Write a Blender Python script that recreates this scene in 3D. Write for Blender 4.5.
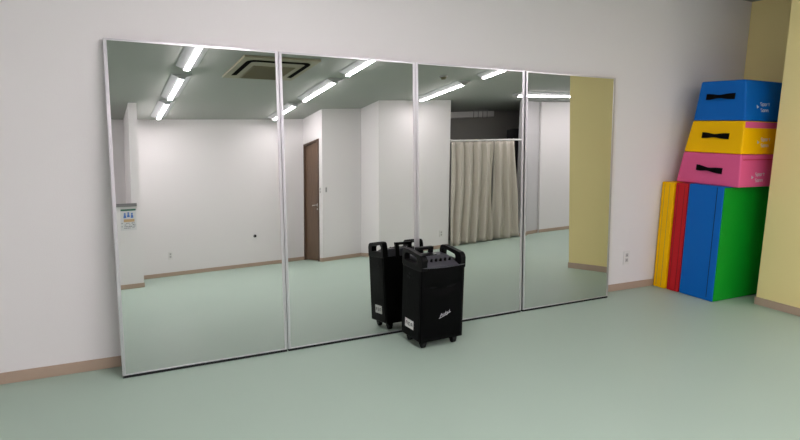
import bpy, bmesh, math, random
from mathutils import Vector, Matrix

sc = bpy.context.scene
for o in list(bpy.data.objects):
    bpy.data.objects.remove(o)
COL = sc.collection
R = math.radians

# ------------------------------------------------------------------ camera, world, exposure
F_PX, YAW, PITCH, ROLL = 584.64, 0.48259, -0.15837, 0.02176
cam_data = bpy.data.cameras.new('camera')
cam = bpy.data.objects.new('camera', cam_data)
COL.objects.link(cam)
cam_data.sensor_width = 36.0
cam_data.lens = F_PX / 800.0 * 36.0
cam_data.clip_start = 0.02
_f = Vector((math.sin(YAW) * math.cos(PITCH), math.cos(YAW) * math.cos(PITCH), math.sin(PITCH)))
_r = Vector((math.cos(YAW), -math.sin(YAW), 0))
_u = _r.cross(_f)
_r2 = math.cos(ROLL) * _r + math.sin(ROLL) * _u
_u2 = -math.sin(ROLL) * _r + math.cos(ROLL) * _u
m4 = Matrix((( _r2.x, _u2.x, -_f.x, -0.0710), (_r2.y, _u2.y, -_f.y, -3.5079),
             (_r2.z, _u2.z, -_f.z, 1.3748), (0, 0, 0, 1)))
cam.matrix_world = m4
sc.camera = cam

world = bpy.data.worlds.new('world')
sc.world = world
world.use_nodes = True
world.node_tree.nodes['Background'].inputs[0].default_value = (0.9, 0.95, 1.0, 1)
world.node_tree.nodes['Background'].inputs[1].default_value = 0.05
sc.view_settings.view_transform = 'Standard'
sc.view_settings.look = 'None'
sc.view_settings.gamma = 1.0
sc.view_settings.use_curve_mapping = False
sc.view_settings.exposure = 1.47
TUBE = 30.5            # radiance of the light bars

# ------------------------------------------------------------------ materials
def srgb(c):
    return tuple(((v / 255 + 0.055) / 1.055) ** 2.4 if v > 10 else v / 255 / 12.92 for v in c) + (1.0,)

def mat(name, color, rough=0.6, metal=0.0, spec=0.5, bump=0.0, bscale=60.0, vary=0.0, vscale=4.0, sheen=0.0):
    m = bpy.data.materials.new(name)
    m.use_nodes = True
    nt = m.node_tree
    b = nt.nodes['Principled BSDF']
    b.inputs['Base Color'].default_value = color
    b.inputs['Roughness'].default_value = rough
    b.inputs['Metallic'].default_value = metal
    b.inputs['Specular IOR Level'].default_value = spec
    if sheen:
        b.inputs['Sheen Weight'].default_value = sheen
    tc = None
    if bump or vary:
        tc = nt.nodes.new('ShaderNodeTexCoord')
    if bump:
        n = nt.nodes.new('ShaderNodeTexNoise')
        n.inputs['Scale'].default_value = bscale
        n.inputs['Detail'].default_value = 3
        bp = nt.nodes.new('ShaderNodeBump')
        bp.inputs['Strength'].default_value = bump
        bp.inputs['Distance'].default_value = 0.002
        nt.links.new(tc.outputs['Object'], n.inputs['Vector'])
        nt.links.new(n.outputs['Fac'], bp.inputs['Height'])
        nt.links.new(bp.outputs['Normal'], b.inputs['Normal'])
    if vary:
        n = nt.nodes.new('ShaderNodeTexNoise')
        n.inputs['Scale'].default_value = vscale
        n.inputs['Detail'].default_value = 4
        r = nt.nodes.new('ShaderNodeMapRange')
        r.inputs['To Min'].default_value = 1 - vary
        r.inputs['To Max'].default_value = 1 + vary
        mx = nt.nodes.new('ShaderNodeVectorMath')
        mx.operation = 'SCALE'
        mx.inputs[0].default_value = color[:3]
        nt.links.new(tc.outputs['Object'], n.inputs['Vector'])
        nt.links.new(n.outputs['Fac'], r.inputs['Value'])
        nt.links.new(r.outputs['Result'], mx.inputs['Scale'])
        nt.links.new(mx.outputs['Vector'], b.inputs['Base Color'])
    return m

def emit(name, color, strength):
    m = bpy.data.materials.new(name)
    m.use_nodes = True
    b = m.node_tree.nodes['Principled BSDF']
    b.inputs['Base Color'].default_value = (0.9, 0.9, 0.9, 1)
    b.inputs['Emission Color'].default_value = color
    b.inputs['Emission Strength'].default_value = strength
    return m

def wood(name, c1, c2):
    m = bpy.data.materials.new(name)
    m.use_nodes = True
    nt = m.node_tree
    b = nt.nodes['Principled BSDF']
    b.inputs['Roughness'].default_value = 0.5
    tc = nt.nodes.new('ShaderNodeTexCoord')
    mp = nt.nodes.new('ShaderNodeMapping')
    mp.inputs['Scale'].default_value = (14, 14, 1.2)
    n = nt.nodes.new('ShaderNodeTexNoise')
    n.inputs['Scale'].default_value = 4
    n.inputs['Detail'].default_value = 5
    cr = nt.nodes.new('ShaderNodeValToRGB')
    cr.color_ramp.elements[0].color = c1
    cr.color_ramp.elements[1].color = c2
    cr.color_ramp.elements[0].position = 0.3
    cr.color_ramp.elements[1].position = 0.7
    nt.links.new(tc.outputs['Object'], mp.inputs['Vector'])
    nt.links.new(mp.outputs['Vector'], n.inputs['Vector'])
    nt.links.new(n.outputs['Fac'], cr.inputs['Fac'])
    nt.links.new(cr.outputs['Color'], b.inputs['Base Color'])
    return m

M = {}
M['wall'] = mat('wall_vinyl', (0.82, 0.80, 0.80, 1), 0.75, spec=0.25, bump=0.25, bscale=160)
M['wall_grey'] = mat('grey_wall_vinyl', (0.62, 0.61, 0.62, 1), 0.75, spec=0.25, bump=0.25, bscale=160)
M['wall_shade'] = mat('recess_shade_vinyl', (0.33, 0.32, 0.30, 1), 0.8, spec=0.2, bump=0.2, bscale=160)  # wall vinyl darkened to stand for the shade inside the recess
M['yellow_wall'] = mat('yellow_wall_vinyl', (0.88, 0.755, 0.36, 1), 0.75, spec=0.25, bump=0.25, bscale=160)
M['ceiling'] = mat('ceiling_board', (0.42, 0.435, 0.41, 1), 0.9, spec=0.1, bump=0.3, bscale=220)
M['floor'] = mat('mint_vinyl_floor', (0.405, 0.525, 0.44, 1), 0.48, spec=0.35, bump=0.06, bscale=400, vary=0.02, vscale=1.3)
M['base'] = mat('baseboard_vinyl', (0.46, 0.35, 0.27, 1), 0.55, spec=0.3, vary=0.06, vscale=9)
M['mirror'] = mat('mirror_film', (0.635, 0.655, 0.635, 1), 0.004, metal=1.0)
M['alu'] = mat('satin_aluminium', (0.62, 0.62, 0.64, 1), 0.3, metal=0.9, spec=0.5)
M['board'] = mat('backing_board', (0.35, 0.36, 0.36, 1), 0.8)
M['rubber'] = mat('black_rubber', (0.012, 0.014, 0.014, 1), 0.7, spec=0.2)
M['white_metal'] = mat('white_painted_steel', (0.60, 0.61, 0.63, 1), 0.45)
M['tube'] = emit('led_bar', (1.0, 0.90, 0.945, 1), TUBE)
M['tube_side'] = emit('led_bar_flank', (1.0, 0.90, 0.945, 1), TUBE * 0.16)
M['plastic_white'] = mat('white_plastic', (0.78, 0.77, 0.75, 1), 0.4)
M['socket_grey'] = mat('light_grey_plastic', (0.55, 0.54, 0.53, 1), 0.5)
M['plastic_grey'] = mat('grey_plastic', (0.35, 0.35, 0.35, 1), 0.5)
M['slot'] = mat('dark_slot', (0.002, 0.002, 0.002, 1), 0.8, spec=0.02)
M['ac_panel'] = mat('backlit_ivory_plastic', (0.33, 0.31, 0.21, 1), 0.5)  # ivory darkened to olive to carry the backlit look of the panel
M['ac_grille'] = mat('olive_grille', (0.19, 0.17, 0.10, 1), 0.6)
M['door'] = wood('walnut_door', (0.11, 0.062, 0.035, 1), (0.17, 0.10, 0.058, 1))
M['door_frame'] = mat('dark_brown_frame', (0.10, 0.06, 0.038, 1), 0.5)
M['chrome'] = mat('brushed_steel', (0.7, 0.7, 0.68, 1), 0.3, metal=1.0)
M['curtain'] = mat('beige_curtain_cloth', (0.58, 0.54, 0.47, 1), 0.9, spec=0.1, bump=0.3, bscale=500, sheen=0.2)
M['rod'] = mat('white_rod', (0.8, 0.8, 0.78, 1), 0.4)
M['dark_cab'] = mat('dark_grey_cabinet', (0.03, 0.03, 0.032, 1), 0.5)
M['ledge'] = mat('grey_ledge', (0.22, 0.22, 0.22, 1), 0.5)
M['paper'] = mat('notice_paper', (0.70, 0.71, 0.72, 1), 0.6)
M['ink_green'] = mat('green_ink', (0.03, 0.16, 0.10, 1), 0.6)
M['ink_blue'] = mat('blue_ink', (0.08, 0.19, 0.52, 1), 0.6)
M['ink_orange'] = mat('orange_ink', (0.58, 0.40, 0.20, 1), 0.6)
M['ink_dark'] = mat('dark_ink', (0.05, 0.05, 0.06, 1), 0.6)
M['yellow'] = mat('yellow_leatherette', (1.0, 0.56, 0.0, 1), 0.5, spec=0.12, bump=0.5, bscale=26)
M['red'] = mat('red_leatherette', (0.56, 0.012, 0.02, 1), 0.5, spec=0.2, bump=0.5, bscale=26)
M['blue'] = mat('blue_leatherette', (0.0, 0.14, 0.55, 1), 0.5, spec=0.2, bump=0.35, bscale=18)
M['green'] = mat('green_leatherette', (0.003, 0.34, 0.02, 1), 0.5, spec=0.2, bump=0.25, bscale=14)
M['pink'] = mat('pink_leatherette', (0.80, 0.12, 0.30, 1), 0.5, spec=0.2, bump=0.35, bscale=18)
M['strap'] = mat('black_webbing', (0.004, 0.004, 0.004, 1), 0.85, spec=0.08)
M['print'] = mat('white_print', (0.62, 0.63, 0.66, 1), 0.5)
M['cover'] = mat('black_nylon_cover', (0.0012, 0.0013, 0.0016, 1), 0.48, spec=0.07, bump=0.8, bscale=22)
M['black'] = mat('black_abs', (0.0015, 0.0016, 0.002, 1), 0.45, spec=0.14)
M['panel'] = mat('charcoal_panel', (0.06, 0.06, 0.072, 1), 0.4)
M['label'] = mat('white_label', (0.80, 0.80, 0.78, 1), 0.5)

# ------------------------------------------------------------------ helpers
def obj(name, bm, material, parent=None, smooth=False, bevel=0.0, seg=2):
    if bevel:
        bmesh.ops.bevel(bm, geom=list(bm.edges), offset=bevel, segments=seg, affect='EDGES', profile=0.6, clamp_overlap=True)
    bmesh.ops.recalc_face_normals(bm, faces=bm.faces)
    me = bpy.data.meshes.new(name)
    bm.to_mesh(me)
    bm.free()
    for p in me.polygons:
        p.use_smooth = smooth
    me.materials.append(M[material] if isinstance(material, str) else material)
    o = bpy.data.objects.new(name, me)
    COL.objects.link(o)
    if parent is not None:
        o.parent = parent
    return o

def hexa(bm, pts):
    v = [bm.verts.new(p) for p in pts]
    for f in ((0, 3, 2, 1), (4, 5, 6, 7), (0, 1, 5, 4), (1, 2, 6, 5), (2, 3, 7, 6), (3, 0, 4, 7)):
        bm.faces.new([v[i] for i in f])
    return v

def box(bm, x0, x1, y0, y1, z0, z1):
    return hexa(bm, [(x0, y0, z0), (x1, y0, z0), (x1, y1, z0), (x0, y1, z0), (x0, y0, z1), (x1, y0, z1), (x1, y1, z1), (x0, y1, z1)])

def bx(*a):
    bm = bmesh.new()
    box(bm, *a)
    return bm

def cyl(bm, p0, p1, r0, r1=None, n=16):
    r1 = r0 if r1 is None else r1
    p0, p1 = Vector(p0), Vector(p1)
    d = (p1 - p0).normalized()
    a = d.orthogonal().normalized()
    b = d.cross(a)
    A = [bm.verts.new(p0 + r0 * (math.cos(t) * a + math.sin(t) * b)) for t in [2 * math.pi * k / n for k in range(n)]]
    B = [bm.verts.new(p1 + r1 * (math.cos(t) * a + math.sin(t) * b)) for t in [2 * math.pi * k / n for k in range(n)]]
    for k in range(n):
        bm.faces.new((A[k], A[(k + 1) % n], B[(k + 1) % n], B[k]))
    bm.faces.new(A[::-1])
    bm.faces.new(B)

def tube(bm, pts, r, n=10):
    pts = [Vector(p) for p in pts]
    rings = []
    for i, p in enumerate(pts):
        d = (pts[min(i + 1, len(pts) - 1)] - pts[max(i - 1, 0)]).normalized()
        a = Vector((1, 0, 0)) if abs(d.x) < 0.9 else Vector((0, 1, 0))
        a = (a - a.dot(d) * d).normalized()
        b = d.cross(a)
        rings.append([bm.verts.new(p + r * (math.cos(t) * a + math.sin(t) * b)) for t in [2 * math.pi * k / n for k in range(n)]])
    for A, B in zip(rings, rings[1:]):
        for k in range(n):
            bm.faces.new((A[k], A[(k + 1) % n], B[(k + 1) % n], B[k]))
    bm.faces.new(rings[0][::-1])
    bm.faces.new(rings[-1])

def prism(bm, poly, axis, a0, a1):
    """poly: 2D points; axis 'x' -> (y,z), 'y' -> (x,z), 'z' -> (x,y)"""
    def P(p, a):
        return {'x': (a, p[0], p[1]), 'y': (p[0], a, p[1]), 'z': (p[0], p[1], a)}[axis]
    A = [bm.verts.new(P(p, a0)) for p in poly]
    B = [bm.verts.new(P(p, a1)) for p in poly]
    n = len(poly)
    for k in range(n):
        bm.faces.new((A[k], A[(k + 1) % n], B[(k + 1) % n], B[k]))
    bm.faces.new(A[::-1])
    bm.faces.new(B)

def thing(name, label, cat, loc=(0, 0, 0), rotz=0.0, group=None):
    o = bpy.data.objects.new(name, None)
    o.empty_display_size = 0.1
    o.location = loc
    o.rotation_euler = (0, 0, rotz)
    COL.objects.link(o)
    tag(o, label, cat, group)
    return o

def tag(o, label, cat, group=None):
    o['label'] = label
    o['category'] = cat
    o['kind'] = 'thing'
    if group:
        o['group'] = group
    return o

def struct(name, bm, material, label=None, cat=None, **k):
    o = obj(name, bm, material, **k)
    o['kind'] = 'structure'
    if label:
        o['label'] = label
        o['category'] = cat or name.split('_')[0]
    return o

def dup(root, loc, rotz, label, group=None):
    r = root.copy()
    COL.objects.link(r)
    r.location = loc
    r.rotation_euler = (0, 0, rotz)
    r['label'] = label
    if group:
        r['group'] = group
    for ch in list(root.children):
        c = ch.copy()
        COL.objects.link(c)
        c.parent = r
        for g in list(ch.children):
            d = g.copy()
            COL.objects.link(d)
            d.parent = c
    return r

# ------------------------------------------------------------------ room shell
ZC = 2.575
XL, XR = -1.75, 9.7
YB = -6.95
struct('floor', bx(XL - 0.15, XR + 0.15, -7.1, 0.15, -0.1, 0), 'floor', 'pale mint green sheet vinyl floor of the whole studio', 'floor')
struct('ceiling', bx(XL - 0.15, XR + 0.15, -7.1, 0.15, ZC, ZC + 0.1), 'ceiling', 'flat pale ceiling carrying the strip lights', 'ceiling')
struct('wall_front', bx(XL - 0.15, 5.37, 0, 0.15, 0, ZC), 'wall', 'white textured wall that the leaning mirrors stand against', 'wall')
struct('wall_left', bx(XL - 0.15, XL, -7.1, 0, 0, ZC), 'wall', 'white side wall beyond the first mirror', 'wall')
struct('wall_alcove', bx(5.37, 5.55, -0.757, 0.15, 0, ZC), 'yellow_wall', 'shaded yellow wall behind the stack of soft boxes', 'wall')
struct('pillar', bx(4.68, 5.55, -1.58, -0.757, 0, ZC), 'yellow_wall', 'broad pale yellow pillar beside the stack of soft boxes', 'pillar')
struct('wall_right_front', bx(5.55, XR, -1.58, -1.43, 0, ZC), 'wall', 'white wall beyond the yellow pillar', 'wall')
struct('wall_right', bx(XR, XR + 0.15, -7.1, -1.58, 0, ZC), 'wall', 'white far side wall of the studio', 'wall')
struct('wall_back', bx(XL, 3.42, YB - 0.15, YB, 0, ZC), 'wall', 'long white back wall seen in the first mirror', 'wall')
# wall with the door: pieces around the opening (y -6.80 .. -6.00)
DY0, DY1, DZ = -6.91, -6.15, 2.10
bm = bmesh.new()
box(bm, 3.42, 3.54, YB, DY0, 0, ZC)
box(bm, 3.42, 3.54, DY0, DY1, DZ, ZC)
box(bm, 3.42, 3.54, DY1, -6.0, 0, ZC)
struct('wall_door', bm, 'wall', 'white wall holding the brown door', 'wall')
struct('wall_back_middle', bx(3.54, 4.14, -6.15, -6.0, 0, ZC), 'wall', 'short white back wall between the brown door and the broad white pillar', 'wall')
struct('pillar_back', bx(4.14, 5.54, -6.75, -5.3, 0, ZC), 'wall', 'broad white pillar left of the beige curtain', 'pillar')
struct('wall_closet_back', bx(5.54, 9.7, -6.85, -6.62, 0, ZC), 'wall_shade', 'back wall of the curtained recess, its shade put into the colour', 'wall')
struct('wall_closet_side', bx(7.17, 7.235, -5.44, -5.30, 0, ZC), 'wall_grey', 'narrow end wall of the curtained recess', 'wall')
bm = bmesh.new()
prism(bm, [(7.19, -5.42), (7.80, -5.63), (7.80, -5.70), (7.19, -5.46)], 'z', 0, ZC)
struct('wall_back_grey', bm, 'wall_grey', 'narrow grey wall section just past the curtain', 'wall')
struct('wall_back_right', bx(7.80, XR, -5.75, -5.58, 0, ZC), 'wall', 'white back wall seen beside the yellow pillar in the last mirror', 'wall')
struct('wall_spur', bx(0.412, 0.520, YB, -5.60, 0, ZC), 'wall', 'thin white spur wall seen near the edge of the first mirror', 'wall')
half = struct('wall_half', bx(-0.25, 0.535, -6.2, -5.56, 0, 1.13), 'wall', 'low white half wall with a grey ledge and a notice', 'wall')
struct('trim_1', bx(-0.27, 0.475, -6.22, -5.535, 1.13, 1.175), 'ledge', 'grey ledge capping the half wall', 'ledge', bevel=0.004)
struct('trim_2', bx(5.54, 7.41, -6.62, -6.54, 2.46, 2.575), 'wall', 'pale band under the ceiling at the back of the curtained recess', 'trim')

BH, BT = 0.062, 0.008
def base(name, *segs):
    bm = bmesh.new()
    for s in segs:
        box(bm, *s, 0, BH)
    return struct(name, bm, 'base', bevel=0.0015, seg=1)
base('baseboard_front', (XL, 5.37, -BT, 0))
base('baseboard_left', (XL, XL + BT, YB, -BT))
base('baseboard_alcove', (5.37 - BT, 5.37, -0.757, -BT))
base('baseboard_pillar', (4.68 - BT, 4.68, -1.58 - BT, -0.757), (4.68, 5.55, -1.58 - BT, -1.58), (4.68 - BT, 5.37, -0.757, -0.757 + BT))
base('baseboard_right', (5.55, XR, -1.58 - BT, -1.58), (XR - BT, XR, -5.58, -1.58 - BT))
base('baseboard_back', (0.520, 3.42, YB, YB + BT), (XL + BT, 0.412, YB, YB + BT))
base('baseboard_door', (3.42 - BT, 3.42, YB + BT, DY0 - 0.03), (3.42 - BT, 3.42, DY1 + 0.03, -6.0), (3.42 - BT, 4.14, -6.0, -6.0 + BT))
base('baseboard_middle', (4.14 - BT, 4.14, -6.0 + BT, -5.3 + BT), (4.14, 5.54 + BT, -5.3, -5.3 + BT))
base('baseboard_back_right', (7.80 - BT, XR, -5.58, -5.58 + BT), (7.17 - BT, 7.235 + BT, -5.30, -5.30 + BT))
bm = bmesh.new()
prism(bm, [(7.235, -5.4355), (7.80, -5.63), (7.80, -5.622), (7.235, -5.4275)], 'z', 0, BH)
struct('baseboard_back_grey', bm, 'base')
base('baseboard_half', (-0.25, 0.535 + BT, -5.56, -5.56 + BT), (0.535, 0.535 + BT, -6.2, -5.56))

# ------------------------------------------------------------------ door
dr = struct('door_1', bx(3.435, 3.472, DY0 + 0.035, DY1 - 0.035, 0.008, DZ - 0.035), 'door', 'narrow walnut brown flush door seen in the second mirror', 'door', bevel=0.002, seg=1)
bm = bmesh.new()
box(bm, 3.405, 3.545, DY0, DY0 + 0.035, 0, DZ)
box(bm, 3.405, 3.545, DY1 - 0.035, DY1, 0, DZ)
box(bm, 3.405, 3.545, DY0 + 0.035, DY1 - 0.035, DZ - 0.035, DZ)
obj('door_frame', bm, 'door_frame', dr)
bm = bmesh.new()
cyl(bm, (3.437, DY1 - 0.10, 0.97), (3.420, DY1 - 0.10, 0.97), 0.026)
cyl(bm, (3.425, DY1 - 0.10, 0.97), (3.375, DY1 - 0.10, 0.97), 0.009)
cyl(bm, (3.378, DY1 - 0.092, 0.97), (3.378, DY1 - 0.22, 0.97), 0.009)
obj('door_handle', bm, 'chrome', dr)
bm = bmesh.new()
cyl(bm, (3.430, DY1 - 0.10, 0.90), (3.420, DY1 - 0.10, 0.90), 0.018)
obj('lock', bm, 'chrome', dr)
for hz in (0.25, 1.84):
    bm = bmesh.new()
    cyl(bm, (3.425, DY0 + 0.03, hz - 0.05), (3.425, DY0 + 0.03, hz + 0.05), 0.010)
    obj('hinge', bm, 'door_frame', dr)
for o in dr.children:
    o['kind'] = 'structure'

# ------------------------------------------------------------------ ceiling lights
LIGHTS = 'ceiling strip lights'
def make_light():
    t = thing('strip_light', 'x', 'ceiling light', (0, 0, ZC), 0, LIGHTS)
    L = 0.615
    bm = bmesh.new()
    prism(bm, [(-0.115, 0), (0.115, 0), (0.112, -0.010), (0.040, -0.040), (-0.040, -0.040), (-0.112, -0.010)], 'y', -L, L)
    obj('housing', bm, 'white_metal', t)
    bm = bmesh.new()
    prism(bm, [(-0.024, -0.040), (0.024, -0.040), (0.024, -0.052), (0.017, -0.061), (-0.017, -0.061), (-0.024, -0.052)], 'y', -L + 0.012, L - 0.012)
    lbar = obj('light_bar', bm, 'tube', t)
    lbar.data.materials.append(M['tube_side'])
    for p in lbar.data.polygons:          # the upright flanks of the diffuser glow less than its underside
        if abs(p.normal.z) < 0.3:
            p.material_index = 1
    for s in (-1, 1):
        y0, y1 = sorted((s * (L - 0.012), s * L))
        obj('end_cap', bx(-0.036, 0.036, y0, y1, -0.064, -0.040), 'white_metal', t)
    return t
spots = [
    (0.90, -2.86, 0, 'bright strip light cut by the top edge of the first mirror'),
    (0.90, -4.48, 0, 'middle strip light of the three ending in the first mirror'),
    (0.90, -5.98, 0, 'strip light nearest the back wall in the first mirror row'),
    (2.82, -2.86, 0, 'strip light cut by the top edge of the second mirror'),
    (2.80, -4.46, 0, 'whole strip light seen in the second mirror beside the air conditioner'),
    (2.78, -6.06, 0, 'strip light farthest back, split by the first joint between the mirrors'),
    (4.87, -2.84, 0, 'strip light cut by the top edge of the third mirror'),
    (4.82, -4.47, 0, 'strip light in the third mirror above the broad white pillar'),
    (7.13, -4.74, math.pi / 2, 'crosswise strip light in the last mirror touching the yellow pillar'),
]
spots += [  # unseen strip lights, added to brighten the walls and floor
    (8.60, -4.74, math.pi / 2, 'added unseen crosswise strip light beyond the yellow pillar'),
    (8.60, -3.0, math.pi / 2, 'second added unseen crosswise strip light beyond the yellow pillar'),
    (0.90, -1.42, 0, 'added unseen strip light nearest the leaning mirrors, over the floor before the first mirror'),
    (-1.10, -4.15, 0, 'added unseen strip light beside the plain side wall, between the camera and the half wall'),
    (-1.10, -5.70, 0, 'added unseen strip light beside the plain side wall, above the half wall'),
]
proto = make_light()
for i, (x, y, a, lab) in enumerate(spots):
    if i == 0:
        proto.location = (x, y, ZC)
        proto['label'] = lab
    else:
        dup(proto, (x, y, ZC), a, lab, LIGHTS)

# ------------------------------------------------------------------ ceiling air conditioner
ac = thing('air_conditioner', 'square ivory ceiling cassette air conditioner with a black slot', 'air conditioner', (1.82, -3.39, ZC), R(-3))
bm = bmesh.new()
box(bm, -0.440, 0.440, -0.50, 0.45, -0.028, 0)
obj('panel', bm, 'ac_panel', ac, bevel=0.01)
def arc(cx, cy, r, a0, a1, n=7):
    return [(cx + r * math.cos(R(a0 + (a1 - a0) * k / n)), cy + r * math.sin(R(a0 + (a1 - a0) * k / n))) for k in range(n + 1)]
# the slot runs round three sides: side, mirror side, side
outer = [(0.372, -0.34)] + arc(0.282, 0.275, 0.09, 0, 90) + arc(-0.282, 0.275, 0.09, 90, 180) + [(-0.372, -0.34)]
inner = [(0.318, -0.32)] + arc(0.262, 0.255, 0.056, 0, 90) + arc(-0.262, 0.255, 0.056, 90, 180) + [(-0.318, -0.32)]
bm = bmesh.new()
n = len(outer)
VO = [[bm.verts.new((p[0], p[1], z)) for p in outer] for z in (-0.034, -0.02)]
VI = [[bm.verts.new((p[0], p[1], z)) for p in inner] for z in (-0.034, -0.02)]
for k in range(n - 1):
    bm.faces.new((VO[0][k], VO[0][k + 1], VI[0][k + 1], VI[0][k]))
    bm.faces.new((VO[1][k], VO[1][k + 1], VI[1][k + 1], VI[1][k]))
    bm.faces.new((VO[0][k], VO[0][k + 1], VO[1][k + 1], VO[1][k]))
    bm.faces.new((VI[0][k], VI[0][k + 1], VI[1][k + 1], VI[1][k]))
for k in (0, n - 1):
    bm.faces.new((VO[0][k], VI[0][k], VI[1][k], VO[1][k]))
obj('air_slot', bm, 'slot', ac)
gr = obj('intake_grille', bx(-0.25, 0.25, -0.44, 0.13, -0.036, -0.02), 'ac_grille', ac, bevel=0.004)
bm = bmesh.new()
for k in range(15):
    y = -0.42 + k * 0.0375
    box(bm, -0.235, 0.235, y - 0.006, y + 0.006, -0.042, -0.034)
obj('slats', bm, 'ac_grille', gr)

sd = thing('smoke_detector', 'small round smoke detector on the ceiling seen in the third mirror', 'smoke detector', (4.30, -3.59, ZC))
bm = bmesh.new()
cyl(bm, (0, 0, 0), (0, 0, -0.018), 0.06, 0.058, 24)
obj('mounting_plate', bm, 'plastic_grey', sd)
bm = bmesh.new()
cyl(bm, (0, 0, -0.018), (0, 0, -0.045), 0.045, 0.028, 24)
obj('sensor_dome', bm, 'ac_grille', sd)

# ------------------------------------------------------------------ leaning mirrors
MW, MH = 0.91914, 1.8
D = [0.18598, 0.17611, 0.15920, 0.13904, 0.12659]
T = [0.0320, 0.0315, 0.0310, 0.0305, 0.0300]
THK = 0.022
def joint(i):
    s = (D[i] - T[i]) / MH
    return Vector((i * MW, -D[i], 0)), Vector((i * MW, -T[i], MH * math.sqrt(1 - s * s)))
def mp(x, s, off=0.0):
    """point on the row of mirrors: x metres along it, s 0..1 up the slope, off metres out of the glass"""
    i = min(3, max(0, int(x / MW)))
    u = x / MW - i
    b0, t0 = joint(i)
    b1, t1 = joint(i + 1)
    b, t = b0.lerp(b1, u), t0.lerp(t1, u)
    p = b.lerp(t, s)
    nrm = Vector((0, -1, (D[i] - T[i]) / MH)).normalized()
    return p + off * nrm
gaps = [0.0, 0.0015, 0.0015, 0.006, 0.0]
mlabels = ['first leaning mirror panel, farthest from the coloured boxes, reflecting the notice',
           'leaning mirror panel reflecting the brown door, behind the black speaker',
           'leaning mirror panel reflecting the beige curtain',
           'leaning mirror panel reflecting the yellow pillar, nearest the coloured boxes']
SB = 0.014
for i in range(4):
    x0, x1 = i * MW + gaps[i] + 0.0005, (i + 1) * MW - gaps[i + 1] - 0.0005
    if i == 3:
        x1 -= 0.0005
    org = mp((x0 + x1) / 2, 0)
    org.z = 0
    t = thing('wall_mirror', mlabels[i], 'mirror', org, 0, 'leaning studio mirrors')
    def hx(bm, xa, xb, sa, sb, oa, ob):
        e = 1e-6
        xa, xb = max(xa, i * MW + e), min(xb, (i + 1) * MW - e)
        hexa(bm, [mp(xa, sa, ob) - org, mp(xb, sa, ob) - org, mp(xb, sa, oa) - org, mp(xa, sa, oa) - org,
                  mp(xa, sb, ob) - org, mp(xb, sb, ob) - org, mp(xb, sb, oa) - org, mp(xa, sb, oa) - org])
    FW = 0.017
    st = FW / MH
    s0, s1 = SB / MH, 1.0
    bm = bmesh.new()
    hx(bm, x0, x0 + FW, s0, s1, -THK, 0.003)
    hx(bm, x1 - FW, x1, s0, s1, -THK, 0.003)
    hx(bm, x0 + FW, x1 - FW, s1 - 0.010 / MH, s1, -THK, 0.003)
    hx(bm, x0 + FW, x1 - FW, s0, s0 + 0.006 / MH, -THK, 0.003)
    obj('frame', bm, 'alu', t)
    # glass: a slab whose front follows the slightly twisted panel
    bm = bmesh.new()
    nx, ns = 14, 28
    xa, xb, sa, sb = x0 + FW, x1 - FW, s0 + 0.006 / MH, s1 - 0.010 / MH
    G = {}
    for k in (0, 1):
        for a in range(nx + 1):
            for b in range(ns + 1):
                G[k, a, b] = bm.verts.new(mp(xa + (xb - xa) * a / nx, sa + (sb - sa) * b / ns, -0.004 * k) - org)
    for k in (0, 1):
        for a in range(nx):
            for b in range(ns):
                f = bm.faces.new((G[k, a, b], G[k, a + 1, b], G[k, a + 1, b + 1], G[k, a, b + 1]))
                f.smooth = True
    rim = [(a, 0) for a in range(nx)] + [(nx, b) for b in range(ns)] + [(a, ns) for a in range(nx, 0, -1)] + [(0, b) for b in range(ns, 0, -1)]
    for q in range(len(rim)):
        c, d = rim[q], rim[(q + 1) % len(rim)]
        bm.faces.new((G[0, c[0], c[1]], G[0, d[0], d[1]], G[1, d[0], d[1]], G[1, c[0], c[1]]))
    bmesh.ops.recalc_face_normals(bm, faces=bm.faces)
    for e in bm.edges:
        if e.calc_face_angle(0) > 0.5:
            e.smooth = False
    obj('mirror_glass', bm, 'mirror', t, smooth=True)
    bm = bmesh.new()
    hx(bm, x0 + FW, x1 - FW, sa, sb, -THK + 0.002, -0.005)
    obj('backing_board', bm, 'board', t)
    bm = bmesh.new()
    hx(bm, x0 + 0.003, x1 - 0.003, 0.0, s0, -THK + 0.002, 0.002)
    obj('shadow_gap_strip', bm, 'rubber', t)  # black strip standing in for the shadow gap under the frame

# ------------------------------------------------------------------ portable speaker
sp = thing('portable_speaker', 'black portable speaker on casters with a nylon cover, in front of the mirrors', 'speaker', (1.6608, -0.5111, 0), 0.0298)
SW, SD, SZ0, SZ1 = 0.3176, 0.2477, 0.045, 0.530
bm = bmesh.new()
box(bm, 0.004, SW - 0.004, 0.012, SD, SZ0, SZ1 - 0.02)
obj('cabinet', bm, 'black', sp, bevel=0.008)
# nylon cover on the front and sides
bm = bmesh.new()
nx, nz = 14, 22
random.seed(3)
grid = []
for a in range(nx + 1):
    colv = []
    for b in range(nz + 1):
        u, v = a / nx, b / nz
        bulge = 0.010 * math.sin(math.pi * u) ** 0.5 * math.sin(math.pi * v) ** 0.5 if 0 < u < 1 and 0 < v < 1 else 0
        wr = 0.0025 * math.sin(9 * u + 5 * v) * math.sin(math.pi * u) * math.sin(math.pi * v)
        # sagging crease below the flap
        sag = 0.020 * math.exp(-((v - 0.80 + 0.10 * math.sin(math.pi * u)) / 0.035) ** 2) * math.sin(math.pi * u)
        colv.append(bm.verts.new((u * SW, 0.008 - bulge - wr + sag, SZ0 + 0.005 + v * (SZ1 - SZ0 - 0.012))))
    grid.append(colv)
back = [[bm.verts.new((u * SW, 0.02, SZ0 + 0.005 + v * (SZ1 - SZ0 - 0.012))) for v in (0, 1)] for u in (0, 1)]
for a in range(nx):
    for b in range(nz):
        bm.faces.new((grid[a][b], grid[a + 1][b], grid[a + 1][b + 1], grid[a][b + 1]))
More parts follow.
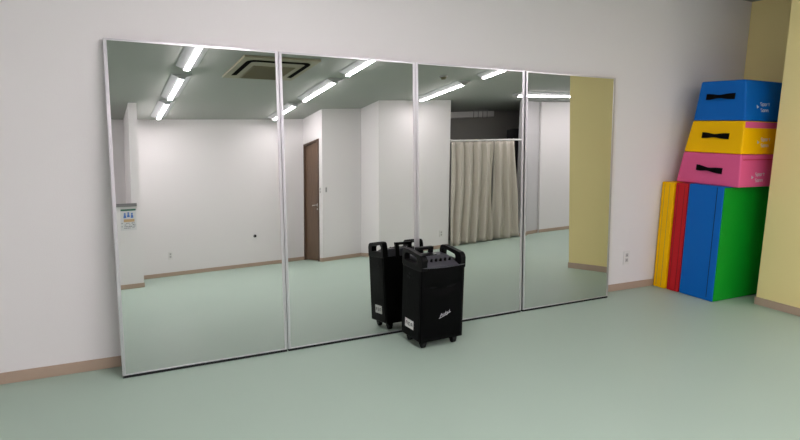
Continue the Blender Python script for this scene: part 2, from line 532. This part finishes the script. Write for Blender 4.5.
bm.faces.new([back[0][0], back[0][1]] + [grid[0][b] for b in range(nz, -1, -1)])
bm.faces.new([back[1][1], back[1][0]] + [grid[nx][b] for b in range(0, nz + 1)])
bm.faces.new([back[0][1], back[1][1]] + [grid[a][nz] for a in range(nx, -1, -1)])
bm.faces.new([back[1][0], back[0][0]] + [grid[a][0] for a in range(0, nx + 1)])
bm.faces.new([back[0][0], back[1][0], back[1][1], back[0][1]])
cov = obj('front_cover', bm, 'cover', sp, smooth=True)
bm = bmesh.new()
tube(bm, [(0.0, 0.004, SZ1 - 0.004), (0.10, -0.004, SZ1 - 0.007), (SW / 2, -0.005, SZ1 - 0.008), (0.22, -0.004, SZ1 - 0.007), (SW, 0.004, SZ1 - 0.004)], 0.004, 8)
obj('piping', bm, 'panel', cov, smooth=True)
for sx in (-0.002, SW - 0.002):
    bm = bmesh.new()
    box(bm, sx, sx + 0.004, 0.02, SD - 0.01, SZ0 + 0.01, SZ1 - 0.03)
    obj('side_cover', bm, 'cover', sp, bevel=0.001, seg=1)
# sloping control panel on top
bm = bmesh.new()
prism(bm, [(0.015, SZ1 - 0.022), (0.012, SZ1 - 0.004), (0.14, SZ1 + 0.032), (SD, SZ1 + 0.032), (SD, SZ1 - 0.022)], 'x', 0.040, SW - 0.040)
cp = obj('control_panel', bm, 'panel', sp, bevel=0.003)
for k in range(6):
    bm = bmesh.new()
    x = 0.075 + 0.034 * k
    y = 0.075
    z = SZ1 - 0.004 + (y - 0.012) / 0.128 * 0.036
    cyl(bm, (x, y, z), (x, y - 0.005, z + 0.016), 0.009, 0.007, 12)
    obj('knob', bm, 'black', cp)
obj('display', bx(0.11, 0.20, 0.155, 0.21, SZ1 + 0.030, SZ1 + 0.036), 'black', cp)
# side handles: loops running front to back
def handle_bm(x0, x1):
    out = [(0.000, 0.505), (0.000, 0.570), (0.010, 0.590), (0.028, 0.600), (0.190, 0.614), (0.226, 0.612), (0.242, 0.600), (0.248, 0.580), (SD, 0.505)]
    inn = [(0.065, 0.542), (0.065, 0.566), (0.073, 0.576), (0.090, 0.580), (0.184, 0.590), (0.202, 0.588), (0.212, 0.578), (0.216, 0.566), (0.216, 0.542)]
    bm = bmesh.new()
    for x in (x0, x1):
        pass
    ro = [[bm.verts.new((x, p[0], p[1])) for p in out] for x in (x0, x1)]
    ri = [[bm.verts.new((x, p[0], p[1])) for p in inn] for x in (x0, x1)]
    n = len(out)
    for k in range(n):
        j = (k + 1) % n
        bm.faces.new((ro[0][k], ro[0][j], ro[1][j], ro[1][k]))
        bm.faces.new((ri[0][k], ri[1][k], ri[1][j], ri[0][j]))
        for s in (0, 1):
            f = (ro[s][k], ro[s][j], ri[s][j], ri[s][k])
            bm.faces.new(f if s else f[::-1])
    return bm
obj('side_handle', handle_bm(-0.002, 0.036), 'black', sp, bevel=0.004)
obj('side_handle', handle_bm(SW - 0.036, SW + 0.002), 'black', sp, bevel=0.004)
# folded trolley handle at the back
bm = bmesh.new()
box(bm, 0.095, 0.222, SD - 0.02, SD + 0.012, 0.585, 0.603)
box(bm, 0.095, 0.122, SD - 0.016, SD + 0.008, 0.50, 0.587)
box(bm, 0.195, 0.222, SD - 0.016, SD + 0.008, 0.50, 0.587)
obj('trolley_handle', bm, 'black', sp, bevel=0.003)
for wx in (0.045, SW - 0.045):
    for wy in (0.045, SD - 0.045):
        bm = bmesh.new()
        cyl(bm, (wx - 0.012, wy, 0.022), (wx + 0.012, wy, 0.022), 0.022, n=20)
        w = obj('caster', bm, 'rubber', sp)
        bm = bmesh.new()
        prism(bm, [(wy - 0.016, 0.022), (wy + 0.016, 0.022), (wy + 0.020, 0.048), (wy - 0.020, 0.048)], 'x', wx - 0.018, wx - 0.013)
        prism(bm, [(wy - 0.016, 0.022), (wy + 0.016, 0.022), (wy + 0.020, 0.048), (wy - 0.020, 0.048)], 'x', wx + 0.013, wx + 0.018)
        box(bm, wx - 0.02, wx + 0.02, wy - 0.02, wy + 0.02, 0.042, 0.048)
        obj('fork', bm, 'black', w)
# white label on the side with dark marks, maker's script on the front, grey emblem near the top of the side
lb = obj('label', bx(-0.0035, -0.0015, 0.087, 0.190, 0.108, 0.164), 'label', sp)
lb['label'] = 'white sticker with dark lettering'
bm = bmesh.new()
def stroke(bm, x, y0, z0, y1, z1, w, x2):
    d = Vector((0, y1 - y0, z1 - z0)).normalized()
    p = Vector((0, -d.z, d.y)) * w / 2
    a, b = Vector((x, y0, z0)), Vector((x, y1, z1))
    q = Vector((x2 - x, 0, 0))
    hexa(bm, [a - p, b - p, b + p, a + p, a - p + q, b - p + q, b + p + q, a + p + q])
def letters(bm, x, x2, segs, w):
    for s in segs:
        stroke(bm, x, *s, w, x2)
LZ, LH = 0.126, 0.019
for k, y in enumerate((0.176, 0.146, 0.116)):    # three block characters, read from the side
    h = 0.016
    segs = [(y, LZ, y, LZ + LH), (y, LZ + LH, y - h, LZ + LH)]
    if k == 0:
        segs += [(y - h, LZ, y - h, LZ + LH)]
    if k == 1:
        segs += [(y, LZ, y - h, LZ), (y - h * 0.4, LZ + LH * 0.5, y - h, LZ + LH * 0.5)]
    if k == 2:
        segs += [(y - h, LZ, y - h, LZ + LH), (y, LZ + LH * 0.5, y - h, LZ + LH * 0.5)]
    letters(bm, -0.0045, -0.003, segs, 0.0040)
obj('lettering', bm, 'ink_dark', lb)
bm = bmesh.new()
# slanting handwritten wordmark
def fstroke(bm, pts, r):
    tube(bm, [(p[0], -0.0055, p[1]) for p in pts], r, 6)
W0, Z0 = 0.122, 0.200
def wp(a, b):
    return (W0 + 0.012 + a * 0.080, Z0 + 0.004 + a * 0.024 + b * 0.019)
for pts in ([(0, -0.35), (0.10, 0.55), (0.16, 1.0), (0.22, 0.0)], [(0.06, 0.3), (0.22, 0.4)],
            [(0.28, 0.6), (0.28, 0.05), (0.36, 0.0), (0.40, 0.6), (0.42, 0.0)],
            [(0.56, 1.0), (0.56, 0.0), (0.48, 0.1), (0.48, 0.5), (0.56, 0.55)],
            [(0.62, 0.55), (0.66, 0.05), (0.74, 0.6), (0.66, -0.5), (0.60, -0.35)],
            [(0.92, 0.75), (0.84, 0.55), (0.90, 0.25), (0.80, 0.0)], [(-0.06, -0.45), (0.5, -0.28), (1.0, 0.05)]):
    fstroke(bm, [wp(*p) for p in pts], 0.0015)
wmk = obj('wordmark', bm, 'print', sp)
wmk['label'] = 'white handwritten style wordmark'
bm = bmesh.new()
for p in ((0.150, 0.462), (0.168, 0.440), (0.150, 0.436)):
    cyl(bm, (-0.0015, p[0], p[1]), (-0.004, p[0], p[1]), 0.007, n=12)
obj('emblem', bm, 'rubber', sp)

# ------------------------------------------------------------------ soft blocks and vault pieces
def mat_block(name, label, cat, x0, x1, y0, y1, h, m, group=None):
    t = thing(name, label, cat, ((x0 + x1) / 2, (y0 + y1) / 2, 0), 0, group)
    hx, hy = (x1 - x0) / 2, (y1 - y0) / 2
    bm = bmesh.new()
    box(bm, -hx, hx, -hy, hy, 0.0, h)
    obj('body', bm, m, t, bevel=0.012, seg=3, smooth=False)
    return t, hx, hy
XB = 4.383
XE = 5.28
t, hx, hy = mat_block('foam_mat', 'yellow foam mat standing on edge against the white wall', 'mat', XB - 0.02, XE, -0.137, -0.012, 0.948, 'yellow')
for dy in (-0.02, 0.03):
    obj('stitching', bx(-hx - 0.0012, -hx + 0.001, dy - 0.001, dy + 0.001, 0.02, 0.93), 'ac_grille', t)
t, hx, hy = mat_block('foam_mat', 'red foam mat standing on edge between the yellow mat and blue block', 'mat', XB - 0.006, XE, -0.259, -0.141, 0.950, 'red')
for dy in (-0.03, 0.03):
    obj('stitching', bx(-hx - 0.0012, -hx + 0.001, dy - 0.001, dy + 0.001, 0.02, 0.93), 'rubber', t)
t, hx, hy = mat_block('foam_block', 'big foam block, blue sided and green fronted, under the pink vault box', 'block', XB, XE, -0.580, -0.264, 0.953, 'blue')
g = obj('front_panel', bx(-hx + 0.004, hx - 0.01, -hy - 0.006, -hy + 0.004, 0.006, 0.947), 'green', t, bevel=0.004)
g['label'] = 'bright green front'
obj('zip_seam', bx(-hx - 0.0018, -hx + 0.001, -hy + 0.057, -hy + 0.061, 0.03, 0.945), 'rubber', t)

def vault(label, z0, z1, x0b, x0t, y0b, y0t, y1b, y1t, m, hz, hy0, hy1, tx, tz, tilt=0.0):
    """one tapered section of a soft vaulting box"""
    cx, cy = (x0b + 5.22) / 2, (y0b + y1b) / 2
    t = thing('vault_box', label, 'vaulting box', (cx, cy, z0), 0, 'soft vaulting box sections')
    bm = bmesh.new()
    e = 5.24
    d = x0t - x0b
    hexa(bm, [(x0b - cx, y0b - cy, 0), (e - cx, y0b - cy, 0), (e - cx, y1b - cy, 0), (x0b - cx, y1b - cy, 0),
              (x0t - cx, y0t - cy, z1 - z0), (e - d - cx, y0t - cy, z1 - z0), (e - d - cx, y1t - cy, z1 - z0), (x0t - cx, y1t - cy, z1 - z0)])
    obj('body', bm, m, t, bevel=0.014, seg=3)
    # strap handle pinched in the middle, on the end face
    def onend(y, z):
        k = (z - z0) / (z1 - z0)
        return x0b + (x0t - x0b) * k - cx
    bm = bmesh.new()
    N = 12
    rows = []
    for q in range(N + 1):
        u = q / N
        y = hy0 + (hy1 - hy0) * u
        w = 0.024 - 0.011 * math.exp(-((u - 0.5) / 0.22) ** 2)
        zc = hz + tilt * (u - 0.5)
        lift = 0.004 + 0.016 * math.sin(math.pi * u)
        row = []
        for (dz, dx) in ((-w, 0), (w, 0), (w, 0.005), (-w, 0.005)):
            z = zc + dz
            row.append(bm.verts.new((onend(y, z) - lift - dx + 0.002, y - cy, z - z0)))
        rows.append(row)
    for A, Bq in zip(rows, rows[1:]):
        for k in range(4):
            bm.faces.new((A[k], A[(k + 1) % 4], Bq[(k + 1) % 4], Bq[k]))
    bm.faces.new(rows[0][::-1])
    bm.faces.new(rows[-1])
    hd = obj('strap_handle', bm, 'strap', t)
    hd['label'] = 'black pinched strap handle'
    # printed maker's mark on the front: a small triangle and two rows of letters
    def onfront(z):
        k = (z - z0) / (z1 - z0)
        return y0b + (y0t - y0b) * k - cy
    bm = bmesh.new()
    def fs(xa, za, xb, zb, w):
        dvec = Vector((xb - xa, 0, zb - za)).normalized()
        p = Vector((-dvec.z, 0, dvec.x)) * w / 2
        a = Vector((xa - cx, onfront(za) - 0.0015, za - z0))
        b = Vector((xb - cx, onfront(zb) - 0.0015, zb - z0))
        q = Vector((0, 0.002, 0))
        hexa(bm, [a - p, b - p, b + p, a + p, a - p + q, b - p + q, b + p + q, a + p + q])
    A = [(tx, tz + 0.012), (tx, tz - 0.016), (tx + 0.026, tz - 0.004)]
    va = [bm.verts.new((p[0] - cx, onfront(p[1]) - 0.0015, p[1] - z0)) for p in A]
    vb = [bm.verts.new((p[0] - cx, onfront(p[1]) + 0.001, p[1] - z0)) for p in A]
    bm.faces.new(va)
    bm.faces.new(vb[::-1])
    for k in range(3):
        bm.faces.new((va[k], va[(k + 1) % 3], vb[(k + 1) % 3], vb[k]))
    obj('logo', bm, 'print', t)
    bm = bmesh.new()
    glyphs = {'S': [(1, 1, 0, 1), (0, 1, 0, .5), (0, .5, 1, .5), (1, .5, 1, 0), (1, 0, 0, 0)],
              'p': [(0, -.3, 0, .7), (0, .7, 1, .7), (1, .7, 1, 0), (1, 0, 0, 0)],
              'o': [(0, 0, 0, .7), (0, .7, 1, .7), (1, .7, 1, 0), (1, 0, 0, 0)],
              'r': [(0, 0, 0, .7), (0, .7, 1, .7)],
              't': [(.4, 0, .4, 1), (0, .7, 1, .7)],
              'n': [(0, 0, 0, .7), (0, .7, 1, .7), (1, .7, 1, 0)]}
    for row, word in ((0, 'Sport'), (1, 'Sonn')):
        for k, ch in enumerate(word):
            for (a, b, c, d2) in glyphs[ch]:
                X = tx + 0.052 + k * 0.026
                Z = tz + (0.008 if row == 0 else -0.040)
                fs(X + a * 0.016, Z + b * 0.025, X + c * 0.016, Z + d2 * 0.025, 0.004)
    obj('lettering', bm, 'print', t)
    return t, cx, cy

t, cx, cy = vault('pink vault box at the bottom of the three tapered boxes', 0.953, 1.214, 4.445, 4.465, -0.655, -0.636, -0.085, -0.118,
                  'pink', 1.082, -0.265, -0.498, 4.605, 1.035, -0.018)
obj('welt', bx(4.49 - cx, 5.17 - cx, -0.648 - cy, -0.636 - cy, 0.218, 0.222), 'red', t)
t, cx, cy = vault('yellow vault box between the pink one and the blue one', 1.216, 1.479, 4.465, 4.490, -0.636, -0.615, -0.120, -0.160,
                  'yellow', 1.357, -0.272, -0.509, 4.662, 1.315, -0.004)
# pink band along the top of the front
bm = bmesh.new()
hexa(bm, [(4.500 - cx, -0.6225 - cy, 0.208), (5.19 - cx, -0.6225 - cy, 0.208), (5.19 - cx, -0.600 - cy, 0.208), (4.500 - cx, -0.600 - cy, 0.208),
          (4.502 - cx, -0.6185 - cy, 0.256), (5.185 - cx, -0.6185 - cy, 0.256), (5.185 - cx, -0.600 - cy, 0.256), (4.502 - cx, -0.600 - cy, 0.256)])
b = obj('band', bm, 'pink', t)
b['label'] = 'pink band on the yellow front'
vault('blue vault box on top of the stack of tapered boxes', 1.481, 1.803, 4.485, 4.520, -0.622, -0.567, -0.165, -0.185,
      'blue', 1.674, -0.257, -0.505, 4.645, 1.595, 0.0)

# ------------------------------------------------------------------ outlets, switches, hook
def plate(name, label, cat, loc, rotz, w, h, kind):
    t = thing(name, label, cat, loc, rotz)      # local -y faces out of the wall
    obj('cover_plate', bx(-w / 2, w / 2, -0.008, 0, 0, h), 'plastic_white', t, bevel=0.002)
    if kind == 'outlet':
        for zc in (h * 0.32, h * 0.68):
            s = obj('socket', bx(-w * 0.22, w * 0.22, -0.010, -0.006, zc - 0.017, zc + 0.017), 'socket_grey', t, bevel=0.001, seg=1)
            bm = bmesh.new()
            for dx in (-0.006, 0.006):
                box(bm, dx - 0.0012, dx + 0.0012, -0.0108, -0.009, zc - 0.008, zc + 0.008)
            obj('slots', bm, 'slot', s)
    elif kind == 'switch':
        for zc in (h * 0.3, h * 0.7):
            obj('rocker', bx(-w * 0.25, w * 0.25, -0.013, -0.006, zc - 0.02, zc + 0.02), 'plastic_grey', t, bevel=0.002)
    return t
plate('wall_outlet', 'white double outlet low on the wall between the mirrors and the yellow mat', 'outlet', (4.003, 0, 0.228), 0, 0.072, 0.122, 'outlet')
plate('wall_outlet', 'white outlet low on the long back wall seen in the first mirror', 'outlet', (1.05, YB, 0.28), math.pi, 0.07, 0.12, 'outlet')
plate('wall_outlet', 'white outlet low on the broad white pillar beside the curtain', 'outlet', (5.386, -5.3, 0.20), math.pi, 0.07, 0.12, 'outlet')
plate('light_switch', 'light switch on the narrow wall edge beside the brown door', 'switch', (3.42, -6.078, 1.15), -math.pi / 2, 0.07, 0.12, 'switch')
plate('light_switch', 'light switch on the short white wall past the brown door', 'switch', (3.486, -6.0, 1.16), math.pi, 0.05, 0.10, 'switch')
hk = thing('cable_grommet', 'small dark round grommet on the long back wall', 'grommet', (2.451, YB, 0.529))
bm = bmesh.new()
cyl(bm, (0, 0, 0), (0, 0.012, 0), 0.030, 0.026, 20)
obj('rim', bm, 'plastic_grey', hk)
bm = bmesh.new()
cyl(bm, (0, 0.012, 0), (0, 0.016, 0), 0.019, 0.019, 20)
obj('plug', bm, 'slot', hk)

# ------------------------------------------------------------------ notice on the half wall
nt_ = thing('notice', 'paper notice with blue figures under the grey ledge of the half wall', 'notice', (0.366, -5.56, 0.805))
obj('sheet', bx(-0.10, 0.10, 0, 0.003, 0, 0.30), 'paper', nt_)
obj('heading', bx(-0.095, 0.095, 0.003, 0.0045, 0.268, 0.292), 'ink_green', nt_)
bm = bmesh.new()
for cx_, cz in ((-0.045, 0.195), (0.0, 0.205), (0.045, 0.195)):
    cyl(bm, (cx_, 0.003, cz + 0.032), (cx_, 0.0045, cz + 0.032), 0.013, n=12)
    prism(bm, [(cx_ - 0.018, cz - 0.025), (cx_ + 0.018, cz - 0.025), (cx_ + 0.012, cz + 0.018), (cx_ - 0.012, cz + 0.018)], 'y', 0.003, 0.0045)
obj('printed_figures', bm, 'ink_blue', nt_)
obj('printed_box', bx(-0.06, 0.075, 0.003, 0.0045, 0.115, 0.155), 'ink_orange', nt_)
random.seed(8)
for row in range(4):
    bm = bmesh.new()
    x = -0.09
    while x < 0.08:
        w = random.uniform(0.008, 0.022)
        if random.random() < 0.7:
            box(bm, x, x + w, 0.003, 0.0042, 0.028 + row * 0.022, 0.036 + row * 0.022)
        x += w + 0.006
    obj('lettering', bm, 'ink_dark', nt_)

# ------------------------------------------------------------------ curtained recess
RZ0, RZ1 = 1.868, 1.826
def rodz(x):
    return RZ0 + (RZ1 - RZ0) * (x - 5.54) / (7.17 - 5.54)
# rod and curtains hang just inside the face of the recess
rod = thing('curtain_rod', 'white curtain rod across the recess beside the broad pillar', 'curtain rod', (6.36, -5.31, rodz(6.36)))
bm = bmesh.new()
cyl(bm, (5.55 - 6.36, 0, rodz(5.55) - rodz(6.36)), (7.155 - 6.36, 0, rodz(7.155) - rodz(6.36)), 0.017, n=14)
obj('pole', bm, 'rod', rod)
for x0, x1 in ((5.54, 5.558), (7.152, 7.17)):
    bm = bmesh.new()
    cyl(bm, (x0 - 6.36, 0, rodz(x0) - rodz(6.36)), (x1 - 6.36, 0, rodz(x1) - rodz(6.36)), 0.028, n=16)
    obj('end_cap', bm, 'rod', rod)

def curtain(label, x0t, x1t, x0b, x1b, seed, folds):
    rnd = random.Random(seed)
    t = thing('curtain', label, 'curtain', ((x0b + x1b) / 2, -5.31, 0), 0, 'beige curtains on the white rod')
    ox = (x0b + x1b) / 2
    nx, nz = 130, 26
    ph = [rnd.uniform(0, 6.28) for _ in range(4)]
    bm = bmesh.new()
    front = []
    for a in range(nx + 1):
        u = a / nx
        cv = []
        for b in range(nz + 1):
            v = b / nz                       # 0 floor, 1 rod
            x = (x0b + (x1b - x0b) * u) * (1 - v) + (x0t + (x1t - x0t) * u) * v
            uu = u + 0.02 * math.sin(5 * v + ph[0])
            amp = 0.05 * (0.55 + 0.6 * (1 - v))
            y = amp * (math.sin(2 * math.pi * folds * uu + ph[1]) + 0.45 * math.sin(2 * math.pi * folds * 1.9 * uu + ph[2] + 1.2 * v))
            y += 0.012 * math.sin(9 * v + 7 * u + ph[3]) * (1 - v)
            if v > 0.93:
                y *= 1 - 0.5 * (v - 0.93) / 0.07
            zt = rodz(x) - 0.022
            zb = 0.016 + 0.012 * math.sin(2 * math.pi * folds * 0.5 * u + ph[2])
            cv.append(bm.verts.new((x - ox, y + 0.012, zb + (zt - zb) * v)))
        front.append(cv)
    for a in range(nx):
        for b in range(nz):
            bm.faces.new((front[a][b], front[a + 1][b], front[a + 1][b + 1], front[a][b + 1]))
    o = obj('cloth', bm, 'curtain', t, smooth=True)
    md = o.modifiers.new('thickness', 'SOLIDIFY')
    md.thickness = 0.004
    n = max(5, int((x1t - x0t) / 0.13))
    for k in range(n):
        x = x0t + 0.02 + (x1t - x0t - 0.04) * k / (n - 1)
        bm = bmesh.new()
        pts = [(x - ox, 0.024 * math.cos(q * math.pi / 6), rodz(x) - 0.006 + 0.027 * math.sin(q * math.pi / 6)) for q in range(13)]
        tube(bm, pts, 0.0028, 6)
        obj('curtain_ring', bm, 'rod', t)
    return t
curtain('wider beige curtain hanging next to the broad white pillar', 5.565, 6.47, 5.56, 6.46, 4, 5)
curtain('narrower beige curtain hanging by the dark end of the recess', 6.50, 6.965, 6.50, 7.13, 11, 3)

lk = thing('locker', 'tall dark cabinet behind the end of the beige curtains', 'cabinet', (7.66, -6.2, 0))
obj('carcass', bx(-0.20, 0.25, 0.04, 0.22, 0, 2.12), 'dark_cab', lk, bevel=0.004)
lkd = obj('door', bx(-0.195, 0.245, 0.22, 0.238, 0.03, 2.09), 'dark_cab', lk, bevel=0.002)
obj('handle', bx(-0.16, -0.14, 0.238, 0.256, 0.95, 1.10), 'plastic_grey', lkd)

hg = thing('hanging_rods', 'thin dark rods hanging from the ceiling above the beige curtains', 'hanger', (6.97, -6.4, ZC))
bm = bmesh.new()
box(bm, -0.19, 0.19, -0.012, 0.012, -0.014, 0)
obj('mounting_rail', bm, 'plastic_grey', hg)
for k in range(4):
    bm = bmesh.new()
    cyl(bm, (-0.165 + k * 0.11, 0, -0.012), (-0.165 + k * 0.11, 0, -0.16), 0.006, n=8)
    obj('rod', bm, 'plastic_grey', hg)
